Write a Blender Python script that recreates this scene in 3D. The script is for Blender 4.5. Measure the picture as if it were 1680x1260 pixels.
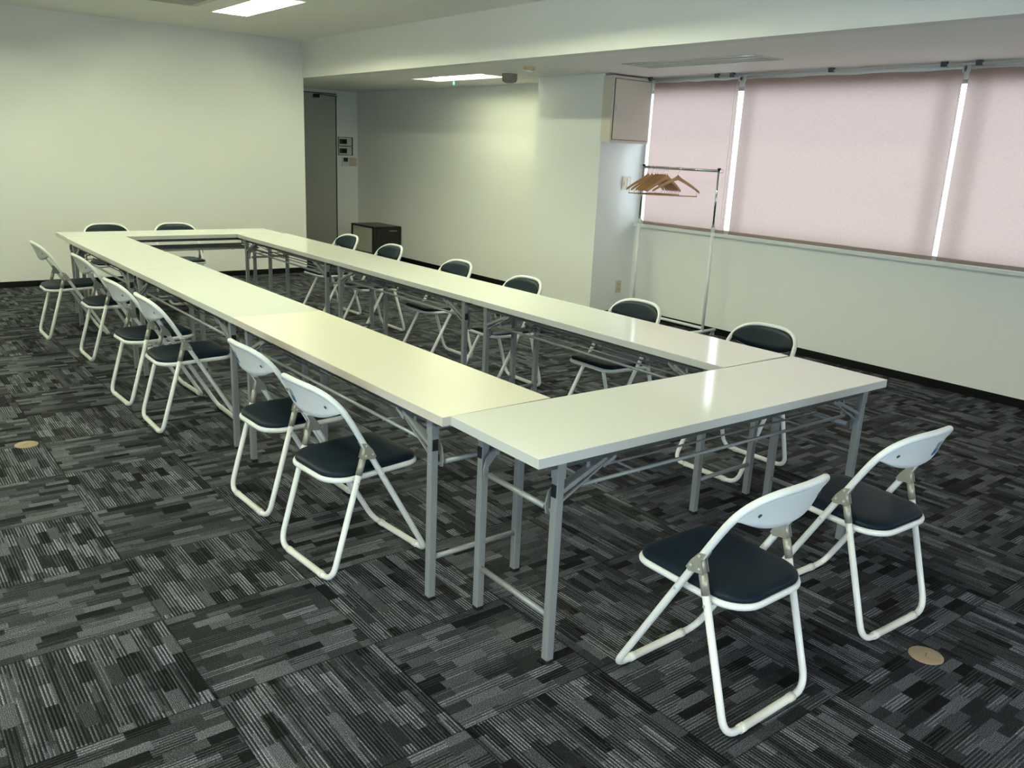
import bpy, bmesh, math, random
from mathutils import Vector, Matrix
C = bpy.context.scene
COL = C.collection
for _o in list(bpy.data.objects): bpy.data.objects.remove(_o)

# ------------------------------------------------------------------ camera
cam_d = bpy.data.cameras.new('camera'); cam = bpy.data.objects.new('camera', cam_d); COL.objects.link(cam)
YAW, PIT, ROL, FPX = 0.672629, 0.268345, 0.045479, 1384.4
f_ = Vector((math.sin(YAW)*math.cos(PIT), math.cos(YAW)*math.cos(PIT), -math.sin(PIT)))
r_ = Vector((math.cos(YAW), -math.sin(YAW), 0)); u_ = r_.cross(f_)
cr, sr = math.cos(ROL), math.sin(ROL)
R2, U2 = cr*r_ + sr*u_, -sr*r_ + cr*u_
M = Matrix((R2, U2, -f_)).transposed().to_4x4()
M.translation = Vector((-1.43508, -1.66705, 1.51724))
cam.matrix_world = M
cam_d.sensor_fit = 'HORIZONTAL'; cam_d.sensor_width = 36.0; cam_d.lens = FPX/1680*36
cam_d.clip_start = 0.05; cam_d.clip_end = 200
C.camera = cam

# ------------------------------------------------------------------ world, exposure
w = bpy.data.worlds.new('daylight'); C.world = w; w.use_nodes = True
wn = w.node_tree; bg = wn.nodes['Background']
tc = wn.nodes.new('ShaderNodeTexCoord'); sx = wn.nodes.new('ShaderNodeSeparateXYZ'); cr_ = wn.nodes.new('ShaderNodeValToRGB')
wn.links.new(tc.outputs['Generated'], sx.inputs[0]); 
mp = wn.nodes.new('ShaderNodeMapRange'); mp.inputs[1].default_value = -0.4; mp.inputs[2].default_value = 0.6
wn.links.new(sx.outputs['Z'], mp.inputs[0]); wn.links.new(mp.outputs[0], cr_.inputs[0]); wn.links.new(cr_.outputs[0], bg.inputs[0])
e = cr_.color_ramp.elements
e[0].position = 0.0; e[0].color = (0.72, 0.73, 0.82, 1)
e[1].position = 1.0; e[1].color = (0.78, 0.86, 1.0, 1)
for p, c in ((0.36, (0.45, 0.68, 0.85, 1)), (0.42, (0.40, 0.68, 0.9, 1)), (0.50, (1.0, 1.0, 1.0, 1))):
    q = cr_.color_ramp.elements.new(p); q.color = c
bg.inputs[1].default_value = 7.0
TUBE = 145.0          # strength of the fluorescent tubes
C.view_settings.view_transform = 'Standard'; C.view_settings.look = 'None'
C.view_settings.gamma = 1.0; C.view_settings.use_curve_mapping = False
C.view_settings.exposure = 0.0

# ------------------------------------------------------------------ materials
def mat(name, col, rough=0.5, metal=0.0, spec=0.5, noise=0.0, nscale=30.0, bump=0.0, bscale=200.0, emit=None, estr=0.0, coat=0.0):
    m = bpy.data.materials.new(name); m.use_nodes = True
    n = m.node_tree; b = n.nodes['Principled BSDF']
    b.inputs['Base Color'].default_value = (*col, 1); b.inputs['Roughness'].default_value = rough
    b.inputs['Metallic'].default_value = metal; b.inputs['Specular IOR Level'].default_value = spec
    if coat: b.inputs['Coat Weight'].default_value = coat; b.inputs['Coat Roughness'].default_value = 0.08
    t = n.nodes.new('ShaderNodeTexCoord')
    if noise:
        no = n.nodes.new('ShaderNodeTexNoise'); no.inputs['Scale'].default_value = nscale; no.inputs['Detail'].default_value = 4
        mx = n.nodes.new('ShaderNodeMix'); mx.data_type = 'RGBA'
        n.links.new(t.outputs['Object'], no.inputs['Vector']); n.links.new(no.outputs['Fac'], mx.inputs['Factor'])
        mx.inputs['A'].default_value = (*[c*(1-noise) for c in col], 1); mx.inputs['B'].default_value = (*[min(1, c*(1+noise)) for c in col], 1)
        n.links.new(mx.outputs['Result'], b.inputs['Base Color'])
    if bump:
        no = n.nodes.new('ShaderNodeTexNoise'); no.inputs['Scale'].default_value = bscale; no.inputs['Detail'].default_value = 3
        bp = n.nodes.new('ShaderNodeBump'); bp.inputs['Strength'].default_value = bump; bp.inputs['Distance'].default_value = 0.002
        n.links.new(t.outputs['Object'], no.inputs['Vector']); n.links.new(no.outputs['Fac'], bp.inputs['Height']); n.links.new(bp.outputs['Normal'], b.inputs['Normal'])
    if emit:
        b.inputs['Emission Color'].default_value = (*emit, 1); b.inputs['Emission Strength'].default_value = estr
    return m

M_ = dict(
    wall=mat('wallpaper_offwhite', (0.84, 0.83, 0.80), 0.8, spec=0.2, noise=0.015, nscale=3, bump=0.25, bscale=260),
    ceil=mat('ceiling_board', (0.91, 0.90, 0.86), 0.9, spec=0.1, noise=0.02, nscale=40, bump=0.4, bscale=150),
    base=mat('black_vinyl_baseboard', (0.004, 0.004, 0.0045), 0.6, spec=0.15),
    laminate=mat('white_laminate', (0.90, 0.905, 0.825), 0.105, spec=0.5, noise=0.008, nscale=5),
    cream=mat('cream_laminate', (0.88, 0.835, 0.67), 0.28, spec=0.5, noise=0.01, nscale=5),
    edge=mat('grey_white_edge', (0.57, 0.565, 0.53), 0.45, noise=0.02, nscale=12),
    edge_c=mat('beige_edge', (0.60, 0.53, 0.47), 0.5, noise=0.04, nscale=14),
    steel=mat('silver_grey_paint', (0.28, 0.29, 0.295), 0.36, metal=0.25, noise=0.03, nscale=25),
    steel_d=mat('dark_grey_steel', (0.075, 0.08, 0.085), 0.5, metal=0.2),
    chrome=mat('chrome', (0.55, 0.55, 0.55), 0.18, metal=1.0),
    blackp=mat('black_plastic', (0.01, 0.01, 0.011), 0.4),
    whitep=mat('white_powder_coat', (0.80, 0.80, 0.77), 0.3, noise=0.02, nscale=20),
    shell=mat('white_back_shell', (0.76, 0.76, 0.75), 0.38, noise=0.015, nscale=14),
    sleeve=mat('ivory_foot_sleeve', (0.73, 0.72, 0.65), 0.45, noise=0.07, nscale=45),
    navy=mat('navy_vinyl', (0.004, 0.011, 0.020), 0.45, spec=0.16, noise=0.1, nscale=20, bump=0.15, bscale=500),
    bracket=mat('nickel_bracket', (0.36, 0.34, 0.28), 0.38, metal=0.35, noise=0.1, nscale=60),
    rivet=mat('rivet_metal', (0.66, 0.65, 0.6), 0.35, metal=0.4),
    hole=mat('screw_recess', (0.05, 0.05, 0.05), 0.6),
    stick_g=mat('sticker_grey', (0.25, 0.28, 0.32), 0.5), stick_b=mat('sticker_blue', (0.02, 0.09, 0.22), 0.5),
    box=mat('beige_steel_box', (0.66, 0.60, 0.50), 0.45, noise=0.01, nscale=10),
    dark=mat('dark_gap', (0.06, 0.05, 0.045), 0.8),
    door=mat('door_grey', (0.42, 0.42, 0.37), 0.5, noise=0.01, nscale=6),
    black=mat('black_lacquer', (0.006, 0.006, 0.006), 0.35),
    pane=mat('frosted_grey_panel', (0.60, 0.58, 0.50), 0.3, noise=0.08, nscale=9),
    wood=mat('beech_wood', (0.50, 0.27, 0.12), 0.4, noise=0.18, nscale=18),
    wood_d=mat('tan_wood', (0.40, 0.20, 0.08), 0.4, noise=0.18, nscale=18),
    plate=mat('beige_plate', (0.62, 0.55, 0.40), 0.4),
    plate_w=mat('white_plate', (0.75, 0.75, 0.72), 0.4),
    lcd=mat('dark_display', (0.012, 0.02, 0.02), 0.2),
    unit=mat('pale_grey_unit', (0.60, 0.60, 0.52), 0.4),
    alu=mat('anodised_aluminium', (0.62, 0.64, 0.65), 0.3, metal=0.8),
    refl=mat('white_reflector', (0.85, 0.87, 0.78), 0.3),
    refl_off=mat('grey_louvre', (0.60, 0.60, 0.52), 0.35),
    tube=mat('lit_tube', (1, 1, 1), 0.5, emit=(0.94, 1.0, 0.68), estr=TUBE),
    tube_l=mat('lit_tube_dimmer', (1, 1, 1), 0.5, emit=(0.94, 1.0, 0.66), estr=TUBE*0.20),
    tube_off=mat('unlit_tube', (0.7, 0.7, 0.68), 0.3),
    green=mat('green_pull', (0.05, 0.45, 0.32), 0.4),
    brown=mat('brown_sensor', (0.24, 0.20, 0.17), 0.6, noise=0.1, nscale=40),
    yellow=mat('yellowed_plastic', (0.55, 0.45, 0.22), 0.5),
    cap=mat('beige_floor_cap', (0.33, 0.235, 0.15), 0.5, noise=0.15, nscale=60),
    capslot=mat('cap_slot', (0.20, 0.12, 0.07), 0.6),
    grille=mat('grey_grille', (0.40, 0.40, 0.37), 0.5),
    tilebrown=mat('outside_wall', (0.35, 0.42, 0.5), 0.8),
)

def glass_mat():
    m = bpy.data.materials.new('window_glass'); m.use_nodes = True; n = m.node_tree; n.nodes.clear()
    o = n.nodes.new('ShaderNodeOutputMaterial'); t = n.nodes.new('ShaderNodeBsdfTransparent'); g = n.nodes.new('ShaderNodeBsdfGlossy')
    t.inputs[0].default_value = (0.93, 0.97, 0.97, 1); g.inputs['Roughness'].default_value = 0.02
    fr = n.nodes.new('ShaderNodeFresnel'); fr.inputs[0].default_value = 1.35; mx = n.nodes.new('ShaderNodeMixShader')
    n.links.new(fr.outputs[0], mx.inputs[0]); n.links.new(t.outputs[0], mx.inputs[1]); n.links.new(g.outputs[0], mx.inputs[2]); n.links.new(mx.outputs[0], o.inputs[0])
    return m
M_['glass'] = glass_mat()

def blind_mat():
    m = bpy.data.materials.new('pink_blind_cloth'); m.use_nodes = True; n = m.node_tree; n.nodes.clear()
    o = n.nodes.new('ShaderNodeOutputMaterial'); t = n.nodes.new('ShaderNodeBsdfTranslucent'); d = n.nodes.new('ShaderNodeBsdfDiffuse')
    mx = n.nodes.new('ShaderNodeMixShader'); mx.inputs[0].default_value = 0.5
    tc = n.nodes.new('ShaderNodeTexCoord'); mpg = n.nodes.new('ShaderNodeMapping'); mpg.inputs['Scale'].default_value = (1, 60, 5)
    mp2 = n.nodes.new('ShaderNodeMapping'); mp2.inputs['Scale'].default_value = (1, 5, 60)
    no = n.nodes.new('ShaderNodeTexNoise'); no.inputs['Scale'].default_value = 6; no.inputs['Detail'].default_value = 6
    no2 = n.nodes.new('ShaderNodeTexNoise'); no2.inputs['Scale'].default_value = 6; no2.inputs['Detail'].default_value = 6
    ad = n.nodes.new('ShaderNodeMath'); ad.operation = 'ADD'
    rp = n.nodes.new('ShaderNodeValToRGB')
    n.links.new(tc.outputs['Object'], mpg.inputs[0]); n.links.new(tc.outputs['Object'], mp2.inputs[0])
    n.links.new(mpg.outputs[0], no.inputs['Vector']); n.links.new(mp2.outputs[0], no2.inputs['Vector'])
    n.links.new(no.outputs['Fac'], ad.inputs[0]); n.links.new(no2.outputs['Fac'], ad.inputs[1])
    hf = n.nodes.new('ShaderNodeMath'); hf.operation = 'MULTIPLY'; hf.inputs[1].default_value = 0.5
    n.links.new(ad.outputs[0], hf.inputs[0]); n.links.new(hf.outputs[0], rp.inputs[0])
    rp.color_ramp.elements[0].position = 0.3; rp.color_ramp.elements[0].color = (0.455, 0.325, 0.288, 1)
    rp.color_ramp.elements[1].position = 0.7; rp.color_ramp.elements[1].color = (0.535, 0.40, 0.362, 1)
    n.links.new(rp.outputs[0], t.inputs[0]); n.links.new(rp.outputs[0], d.inputs[0])
    n.links.new(d.outputs[0], mx.inputs[1]); n.links.new(t.outputs[0], mx.inputs[2]); n.links.new(mx.outputs[0], o.inputs[0])
    return m
M_['blind'] = blind_mat()

def carpet_mat():
    m = bpy.data.materials.new('carpet_tiles'); m.use_nodes = True; n = m.node_tree; b = n.nodes['Principled BSDF']
    b.inputs['Roughness'].default_value = 0.95; b.inputs['Specular IOR Level'].default_value = 0.12
    L = n.links.new
    def mth(op, a, b_=None, c=None):
        q = n.nodes.new('ShaderNodeMath'); q.operation = op
        for i, v in enumerate((a, b_, c)):
            if v is None: continue
            if isinstance(v, (int, float)): q.inputs[i].default_value = v
            else: L(v, q.inputs[i])
        return q.outputs[0]
    def wn3(x, y, z=0.0):
        cb = n.nodes.new('ShaderNodeCombineXYZ')
        for i, v in enumerate((x, y, z)):
            if isinstance(v, (int, float)): cb.inputs[i].default_value = v
            else: L(v, cb.inputs[i])
        q = n.nodes.new('ShaderNodeTexWhiteNoise'); q.noise_dimensions = '3D'; L(cb.outputs[0], q.inputs['Vector']); return q.outputs['Value']
    def mixf(f, a, b_):   # a*(1-f)+b*f
        return mth('ADD', mth('MULTIPLY', a, mth('SUBTRACT', 1.0, f)), mth('MULTIPLY', b_, f))
    g = n.nodes.new('ShaderNodeNewGeometry'); s = n.nodes.new('ShaderNodeSeparateXYZ'); L(g.outputs['Position'], s.inputs[0])
    X = mth('MULTIPLY', mth('ADD', s.outputs[0], 20.781), 2.0); Y = mth('MULTIPLY', mth('ADD', s.outputs[1], 19.581), 2.0)
    ix, iy = mth('FLOOR', X), mth('FLOOR', Y); fx, fy = mth('FRACT', X), mth('FRACT', Y)
    par = mth('MODULO', mth('ADD', mth('ADD', ix, iy), PARITY), 2.0)      # 1 -> ribs run along Y
    u = mixf(par, fx, fy); v = mixf(par, fy, fx)
    seed = wn3(ix, iy, 3.7)
    sd = mth('MULTIPLY', mth('FLOOR', mth('MULTIPLY', seed, 64)), 17.0)
    # big blocks
    row = mth('FLOOR', mth('MULTIPLY', v, 14.0))
    off = wn3(row, sd, 1.0)
    blk = mth('FLOOR', mth('ADD', mth('MULTIPLY', u, 4.4), mth('MULTIPLY', off, 3.0)))
    rb = wn3(blk, row, mth('ADD', sd, 5.0))
    rk = wn3(blk, row, mth('ADD', sd, 9.0))
    # rib dashes
    rib = mth('FLOOR', mth('MULTIPLY', v, 98.0)); ribf = mth('FRACT', mth('MULTIPLY', v, 98.0))
    ro = wn3(rib, sd, 2.0)
    dash = mth('FLOOR', mth('ADD', mth('MULTIPLY', u, 3.0), mth('MULTIPLY', ro, 5.0)))
    rd = wn3(dash, rib, mth('ADD', sd, 11.0))
    odd = mth('MODULO', rib, 2.0)
    tone = mth('POWER', rb, 1.6)                                       # 0..1
    base = mth('ADD', 0.014, mth('MULTIPLY', tone, 0.122))
    blackb = mth('LESS_THAN', rb, 0.12)
    base = mixf(blackb, base, 0.007)
    # striped blocks: alternate ribs go dark / light
    str_on = mth('MULTIPLY', mth('GREATER_THAN', rk, mth('SUBTRACT', 0.48, mth('MULTIPLY', par, 0.36))), mth('GREATER_THAN', rd, 0.2))  # more stripes where ribs run along Y, imitating pile shading
    dk = mth('MULTIPLY', base, 0.22); lt = mth('MINIMUM', mth('ADD', mth('MULTIPLY', base, 1.9), 0.02), 0.28)
    alt = mixf(odd, lt, dk)
    amp = mth('ADD', mth('MULTIPLY', par, 0.30), 0.65)  # stronger contrast along Y: pile shading painted into the colour
    colv = mixf(mth('MULTIPLY', str_on, amp), base, alt)
    # groove between ribs and tile seam
    gr = mth('ABSOLUTE', mth('SUBTRACT', ribf, 0.5))                    # 0.5 at the groove
    prof = mth('SUBTRACT', 1.0, mth('MULTIPLY', mth('POWER', mth('MULTIPLY', gr, 2.0), 2.5), 0.55))
    colv = mth('MULTIPLY', colv, prof)
    ex = mth('MINIMUM', mth('MINIMUM', fx, mth('SUBTRACT', 1.0, fx)), mth('MINIMUM', fy, mth('SUBTRACT', 1.0, fy)))
    seam = mth('GREATER_THAN', ex, 0.005)
    colv = mth('MULTIPLY', colv, mth('ADD', 0.35, mth('MULTIPLY', seam, 0.65)))
    no = n.nodes.new('ShaderNodeTexNoise'); no.inputs['Scale'].default_value = 330; no.inputs['Detail'].default_value = 2; L(g.outputs['Position'], no.inputs['Vector'])
    spk = mth('ADD', 0.0, mth('MULTIPLY', mth('POWER', no.outputs['Fac'], 3.0), 7.6))
    colv = mth('MULTIPLY', colv, spk)
    cc = n.nodes.new('ShaderNodeCombineColor')
    L(mth('MULTIPLY', colv, 0.84), cc.inputs[0]); L(mth('MULTIPLY', colv, 0.88), cc.inputs[1]); L(mth('MULTIPLY', colv, 1.04), cc.inputs[2])
    L(cc.outputs[0], b.inputs['Base Color'])
    bp = n.nodes.new('ShaderNodeBump'); bp.inputs['Strength'].default_value = 0.8; bp.inputs['Distance'].default_value = 0.003
    L(mth('ADD', prof, mth('MULTIPLY', no.outputs['Fac'], 0.5)), bp.inputs['Height']); L(bp.outputs['Normal'], b.inputs['Normal'])
    return m
PARITY = 0.0
M_['carpet'] = carpet_mat()

# ------------------------------------------------------------------ mesh helpers
def bm_new(): return bmesh.new()
def add_box(bm, x0, x1, y0, y1, z0, z1, mi=0, bev=0.0, rot=None, org=None):
    tmp = bmesh.new()
    vs = [tmp.verts.new((x, y, z)) for x in (x0, x1) for y in (y0, y1) for z in (z0, z1)]
    for q in ((0,1,3,2),(4,6,7,5),(0,4,5,1),(2,3,7,6),(0,2,6,4),(1,5,7,3)): tmp.faces.new([vs[i] for i in q])
    if bev: bmesh.ops.bevel(tmp, geom=list(tmp.edges), offset=bev, segments=2, affect='EDGES', profile=0.6)
    if rot is not None: bmesh.ops.rotate(tmp, verts=tmp.verts, cent=org or (0, 0, 0), matrix=rot)
    for f in tmp.faces: f.material_index = mi
    merge(bm, tmp)
def merge(bm, tmp):
    me = bpy.data.meshes.new('t'); tmp.to_mesh(me); tmp.free(); bm.from_mesh(me); bpy.data.meshes.remove(me)
def add_bar(bm, p0, p1, wd, ht, mi=0, bev=0.0, up=(0, 0, 1)):
    """rectangular bar from p0 to p1"""
    p0, p1 = Vector(p0), Vector(p1); d = (p1-p0); L = d.length; d.normalize(); up = Vector(up)
    s = d.cross(up); 
    if s.length < 1e-4: s = d.cross(Vector((0, 1, 0)))
    s.normalize(); u = s.cross(d)
    tmp = bmesh.new(); vs = []
    for a in (0, L):
        for b in (-wd/2, wd/2):
            for c in (-ht/2, ht/2): vs.append(tmp.verts.new(p0+d*a+s*b+u*c))
    for q in ((0,1,3,2),(4,6,7,5),(0,4,5,1),(2,3,7,6),(0,2,6,4),(1,5,7,3)): tmp.faces.new([vs[i] for i in q])
    bmesh.ops.recalc_face_normals(tmp, faces=tmp.faces)
    if bev: bmesh.ops.bevel(tmp, geom=list(tmp.edges), offset=bev, segments=2, affect='EDGES', profile=0.6)
    for f in tmp.faces: f.material_index = mi
    merge(bm, tmp)
def fillet(pts, r, n=6, closed=False):
    """round the corners of a polyline; r = radius or list"""
    P = [Vector(p) for p in pts]; N = len(P); out = []
    for i in range(N):
        if not closed and i in (0, N-1): out.append(P[i]); continue
        a, b, c = P[(i-1) % N], P[i], P[(i+1) % N]; ri = r[i] if isinstance(r, (list, tuple)) else r
        if ri <= 0: out.append(b); continue
        d1, d2 = (a-b), (c-b); l = min(ri, d1.length*0.49, d2.length*0.49); d1.normalize(); d2.normalize()
        s, e_ = b+d1*l, b+d2*l
        for k in range(n+1):
            t = k/n; out.append(s*(1-t)**2 + b*2*t*(1-t) + e_*t*t)
    return out
def add_tube(bm, pts, r, seg=12, closed=False, mi=0, cap=True, flat=1.0):
    P = [Vector(p) for p in pts]; N = len(P); rings = []
    T = []
    for i in range(N):
        if closed: t = P[(i+1) % N]-P[i-1]
        elif i == 0: t = P[1]-P[0]
        elif i == N-1: t = P[-1]-P[-2]
        else: t = (P[i+1]-P[i]).normalized()+(P[i]-P[i-1]).normalized()
        T.append(t.normalized())
    nrm = T[0].orthogonal().normalized()
    for i in range(N):
        if i: 
            nrm = (T[i-1].rotation_difference(T[i])) @ nrm
        nrm = (nrm - T[i]*nrm.dot(T[i])).normalized(); bn = T[i].cross(nrm)
        rr = r[i] if isinstance(r, (list, tuple)) else r
        rings.append([bm.verts.new(P[i]+nrm*rr*math.cos(2*math.pi*k/seg)+bn*rr*flat*math.sin(2*math.pi*k/seg)) for k in range(seg)])
    M2 = N if closed else N-1
    off = 0
    if closed:   # align the last ring with the first
        best = min(range(seg), key=lambda s: (rings[0][s].co-rings[-1][0].co).length); off = best
    for i in range(M2):
        A, B = rings[i], rings[(i+1) % N]; o = off if (closed and i == N-1) else 0
        for k in range(seg):
            f = bm.faces.new((A[k], A[(k+1) % seg], B[(k+1+o) % seg], B[(k+o) % seg])); f.material_index = mi; f.smooth = True
    if cap and not closed:
        for q, rv in ((rings[0], True), (rings[-1], False)):
            f = bm.faces.new(list(reversed(q)) if rv else q); f.material_index = mi
def add_cyl(bm, c, ax, r, h, seg=24, mi=0, r2=None):
    c = Vector(c); ax = Vector(ax).normalized()
    add_tube(bm, [c, c+ax*h], [r, r if r2 is None else r2], seg=seg, mi=mi)
def add_lathe(bm, prof, c=(0, 0, 0), seg=28, mi=0):
    """prof: (radius, z) from one end to the other"""
    c = Vector(c); rings = []
    for r, z in prof:
        rings.append([bm.verts.new(c+Vector((r*math.cos(2*math.pi*k/seg), r*math.sin(2*math.pi*k/seg), z))) for k in range(seg)])
    for A, B in zip(rings, rings[1:]):
        for k in range(seg):
            f = bm.faces.new((A[k], A[(k+1) % seg], B[(k+1) % seg], B[k])); f.material_index = mi; f.smooth = True
    for q in (rings[0], rings[-1]):
        f = bm.faces.new(q); f.material_index = mi
def obj(name, bm, mats, parent=None, label=None, smooth=None):
    bmesh.ops.recalc_face_normals(bm, faces=bm.faces)
    me = bpy.data.meshes.new(name); bm.to_mesh(me); bm.free()
    for m in (mats if isinstance(mats, (list, tuple)) else [mats]): me.materials.append(M_[m])
    if smooth:
        for p in me.polygons: p.use_smooth = True
        me.set_sharp_from_angle(angle=math.radians(smooth))
    o = bpy.data.objects.new(name, me); COL.objects.link(o)
    if parent: o.parent = parent
    if label: o['label'] = label
    return o
def tag(o, label, cat, group=None):
    o['label'] = label; o['category'] = cat
    if group: o['group'] = group
    return o
def thing(name, loc, rz=0.0, label=None, cat=None, group=None):
    o = bpy.data.objects.new(name, None); o.empty_display_size = 0.1; COL.objects.link(o)
    o.location = loc; o.rotation_euler = (0, 0, rz)
    if label: tag(o, label, cat, group)
    return o
def struct(name, bm, m, label, parent=None):
    o = obj(name, bm, m, parent); o['kind'] = 'structure'; o['label'] = label; return o
def copy_tree(o, parent=None):
    c = o.copy(); COL.objects.link(c); c.parent = parent
    if parent is not None: c.matrix_parent_inverse = o.matrix_parent_inverse
    for ch in [q for q in bpy.data.objects if q.parent == o]: copy_tree(ch, c)
    return c
def slab(bm, axis, c0, c1, a0, a1, b0, b1, holes):
    """slab normal to axis between c0..c1, spanning a,b, with rectangular holes (a0,a1,b0,b1)"""
    A = sorted({a0, a1, *[h[0] for h in holes], *[h[1] for h in holes]}); B = sorted({b0, b1, *[h[2] for h in holes], *[h[3] for h in holes]})
    A = [a for a in A if a0 <= a <= a1]; B = [b for b in B if b0 <= b <= b1]
    for i in range(len(A)-1):
        j = 0
        while j < len(B)-1:
            def hole(j): 
                ma, mb = (A[i]+A[i+1])/2, (B[j]+B[j+1])/2
                return any(h[0] < ma < h[1] and h[2] < mb < h[3] for h in holes)
            if hole(j): j += 1; continue
            k = j
            while k+1 < len(B)-1 and not hole(k+1): k += 1
            if axis == 'x': add_box(bm, c0, c1, A[i], A[i+1], B[j], B[k+1])
            elif axis == 'y': add_box(bm, A[i], A[i+1], c0, c1, B[j], B[k+1])
            else: add_box(bm, A[i], A[i+1], B[j], B[k+1], c0, c1)
            j = k+1

# ------------------------------------------------------------------ room
H1, H2 = 2.622, 2.231
XL, YF = -3.6, -4.0               # left wall and the wall behind the camera
XB, YB, Y2, XA = 2.943, 7.923, 9.69, 4.567
XC, YC, YC2, XW = 4.136, 4.183, 5.12, 4.673
LIT = [(1.605, 5.915), (1.605, 2.75), (1.605, -0.42), (-1.6, 5.915), (-1.6, 2.75), (-1.6, -0.42)]  # first is in view; the lit others are added to brighten the room
LW, LL = 0.16, 0.625              # half width / half length of the ceiling light openings
LOW = [(3.775, 6.0, True), (3.795, 2.835, False)]
bm = bm_new(); add_box(bm, XL-0.2, 5.0, YF-0.2, Y2+0.2, -0.12, 0.0); struct('floor', bm, 'carpet', 'dark grey striped carpet tile floor')
bm = bm_new(); slab(bm, 'z', H1, H1+0.06, XL, XB, YF, YB+0.1, [(x-LW, x+LW, y-LL, y+LL) for x, y in LIT]); struct('ceiling', bm, 'ceil', 'higher grey-white ceiling of the main room')
bm = bm_new(); slab(bm, 'z', H2, H2+0.06, XB-0.0, XW+0.1, YF, Y2+0.1, [(x-LW, x+LW, y-LL, y+LL) for x, y, _ in LOW]); struct('ceiling', bm, 'ceil', 'lower ceiling strip along the window side')
bm = bm_new(); add_box(bm, XB-0.004, XB+0.12, YF, YB, H2-0.0035, H1+0.06); add_box(bm, XB-0.007, XB-0.003, YF, YB, H2-0.004, H2+0.018)
struct('wall_beam', bm, 'wall', 'white dropped beam face between the two ceiling heights')
bm = bm_new(); add_box(bm, XL-0.1, XB, YB, Y2+0.1, 0, H1+0.06); struct('wall_back', bm, 'wall', 'large blank off-white wall at far left')
bm = bm_new(); slab(bm, 'y', Y2, Y2+0.1, XB, XA+0.1, 0, H2+0.06, [(3.30, 4.235, 0, 2.19)]); struct('wall_alcove', bm, 'wall', 'narrow wall holding the control panels')
bm = bm_new(); add_box(bm, XA, XW+0.2, YC2, Y2+0.1, 0, H2+0.06); struct('wall_alcove_side', bm, 'wall', 'shaded alcove wall behind the right row of chairs')
bm = bm_new(); add_box(bm, XC, XW+0.2, YC, YC2, 0, H2+0.06); struct('wall_pillar', bm, 'wall', 'square off-white pillar beside the window')
WZ0, WZ1 = 0.90, 2.128
bm = bm_new(); slab(bm, 'x', XW, XW+0.2, YF-0.1, YC, 0, H2+0.06, [(-3.2, YC, WZ0, WZ1)]); struct('wall_right', bm, 'wall', 'window wall below and above the blinds')
WL = [(-3.3, -1.3), (-0.9, 1.1)]  # low openings added out of frame to let daylight onto the chair backs
bm = bm_new(); slab(bm, 'x', XL-0.2, XL, YF-0.1, YB+0.1, 0, H1+0.06, [(a, b, 0.10, 1.60) for a, b in WL]); struct('wall_left', bm, 'wall', 'wall out of frame on the left, with added daylight openings')
bm = bm_new(); slab(bm, 'y', YF-0.1, YF, XL-0.2, XW+0.2, 0, H1+0.06, [(-2.6, 1.4, 0.10, 1.60)]); struct('wall_front', bm, 'wall', 'wall behind the camera, with an added daylight opening')
# baseboards
bh, bt = 0.06, 0.006
for nm, a in (('baseboard_back', (XL, XB, YB-bt, YB)), ('baseboard_alcove', (4.24, XA, Y2-bt, Y2)), ('baseboard_alcove_side', (XA-bt, XA, YC2+0.006, Y2)), ('baseboard_corner', (XB, XB+bt, YB-bt, Y2)),
              ('baseboard_pillar', (XC-bt, XC, YC-bt, YC2+bt)), ('baseboard_pillar_front', (XC, XW, YC-bt, YC)), ('baseboard_right', (XW-bt, XW, YF, YC-bt)), ('baseboard_left', (XL, XL+bt, YF, YB))):
    bm = bm_new(); add_box(bm, a[0], a[1], a[2], a[3], 0, bh, bev=0.0015); struct(nm, bm, 'base', 'black baseboard strip')
# windows: first one in view, the others added out of frame for daylight
def window(name, x0, x1, y0, y1, z0, z1, mull, label):
    t = bpy.data.objects.new(name, None); COL.objects.link(t); t['kind'] = 'structure'; t['label'] = label; t.location = ((x0+x1)/2, (y0+y1)/2, z0)
    def loc(bm): bmesh.ops.translate(bm, verts=bm.verts, vec=-t.location)
    bm = bm_new(); fw = 0.03
    add_box(bm, x0, x1, y0, y1, z0, z0+fw); add_box(bm, x0, x1, y0, y1, z1-fw, z1)
    for y in [y0+fw/2, y1-fw/2]+mull: add_box(bm, x0, x1, y-fw/2, y+fw/2, z0+fw, z1-fw)
    loc(bm); obj('window_frame', bm, 'alu', t)
    bm = bm_new(); xm = (x0+x1)/2; add_box(bm, xm-0.003, xm+0.003, y0+0.01, y1-0.01, z0+0.01, z1-0.01); loc(bm); obj('glass_pane', bm, 'glass', t)
window('window_1', XW+0.03, XW+0.07, -3.2, YC, WZ0, WZ1, [2.97, 1.33, 1.11, -0.62], 'long window behind the pink blinds')
for i, (a, b) in enumerate(WL): window('window_%d' % (i+2), XL-0.17, XL-0.12, a, b, 0.10, 1.60, [(a+b)/2], 'added window out of frame on the left, for daylight')
t = bpy.data.objects.new('window_4', None); COL.objects.link(t); t['kind'] = 'structure'; t['label'] = 'added window behind the camera, for daylight'; t.location = (-0.6, YF-0.05, 0.10)  # added unseen window that lights the near chair backs
bm = bm_new()
for a in (-2.0, -0.02, 1.96): add_box(bm, a, a+0.04, -0.02, 0.02, 0, 1.5)
for a in (0, 1.46): add_box(bm, -2.0, 2.0, -0.02, 0.02, a, a+0.04)
obj('window_frame', bm, 'alu', t)
bm = bm_new(); add_box(bm, -1.99, 1.99, -0.003, 0.003, 0.01, 1.49); obj('glass_pane', bm, 'glass', t)
bm = bm_new(); add_box(bm, XW-0.030, XW+0.03, -3.2, YC-0.001, WZ0-0.028, WZ0-0.001, bev=0.002); struct('trim_1', bm, 'whitep', 'white window sill ledge under the blinds')

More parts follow.
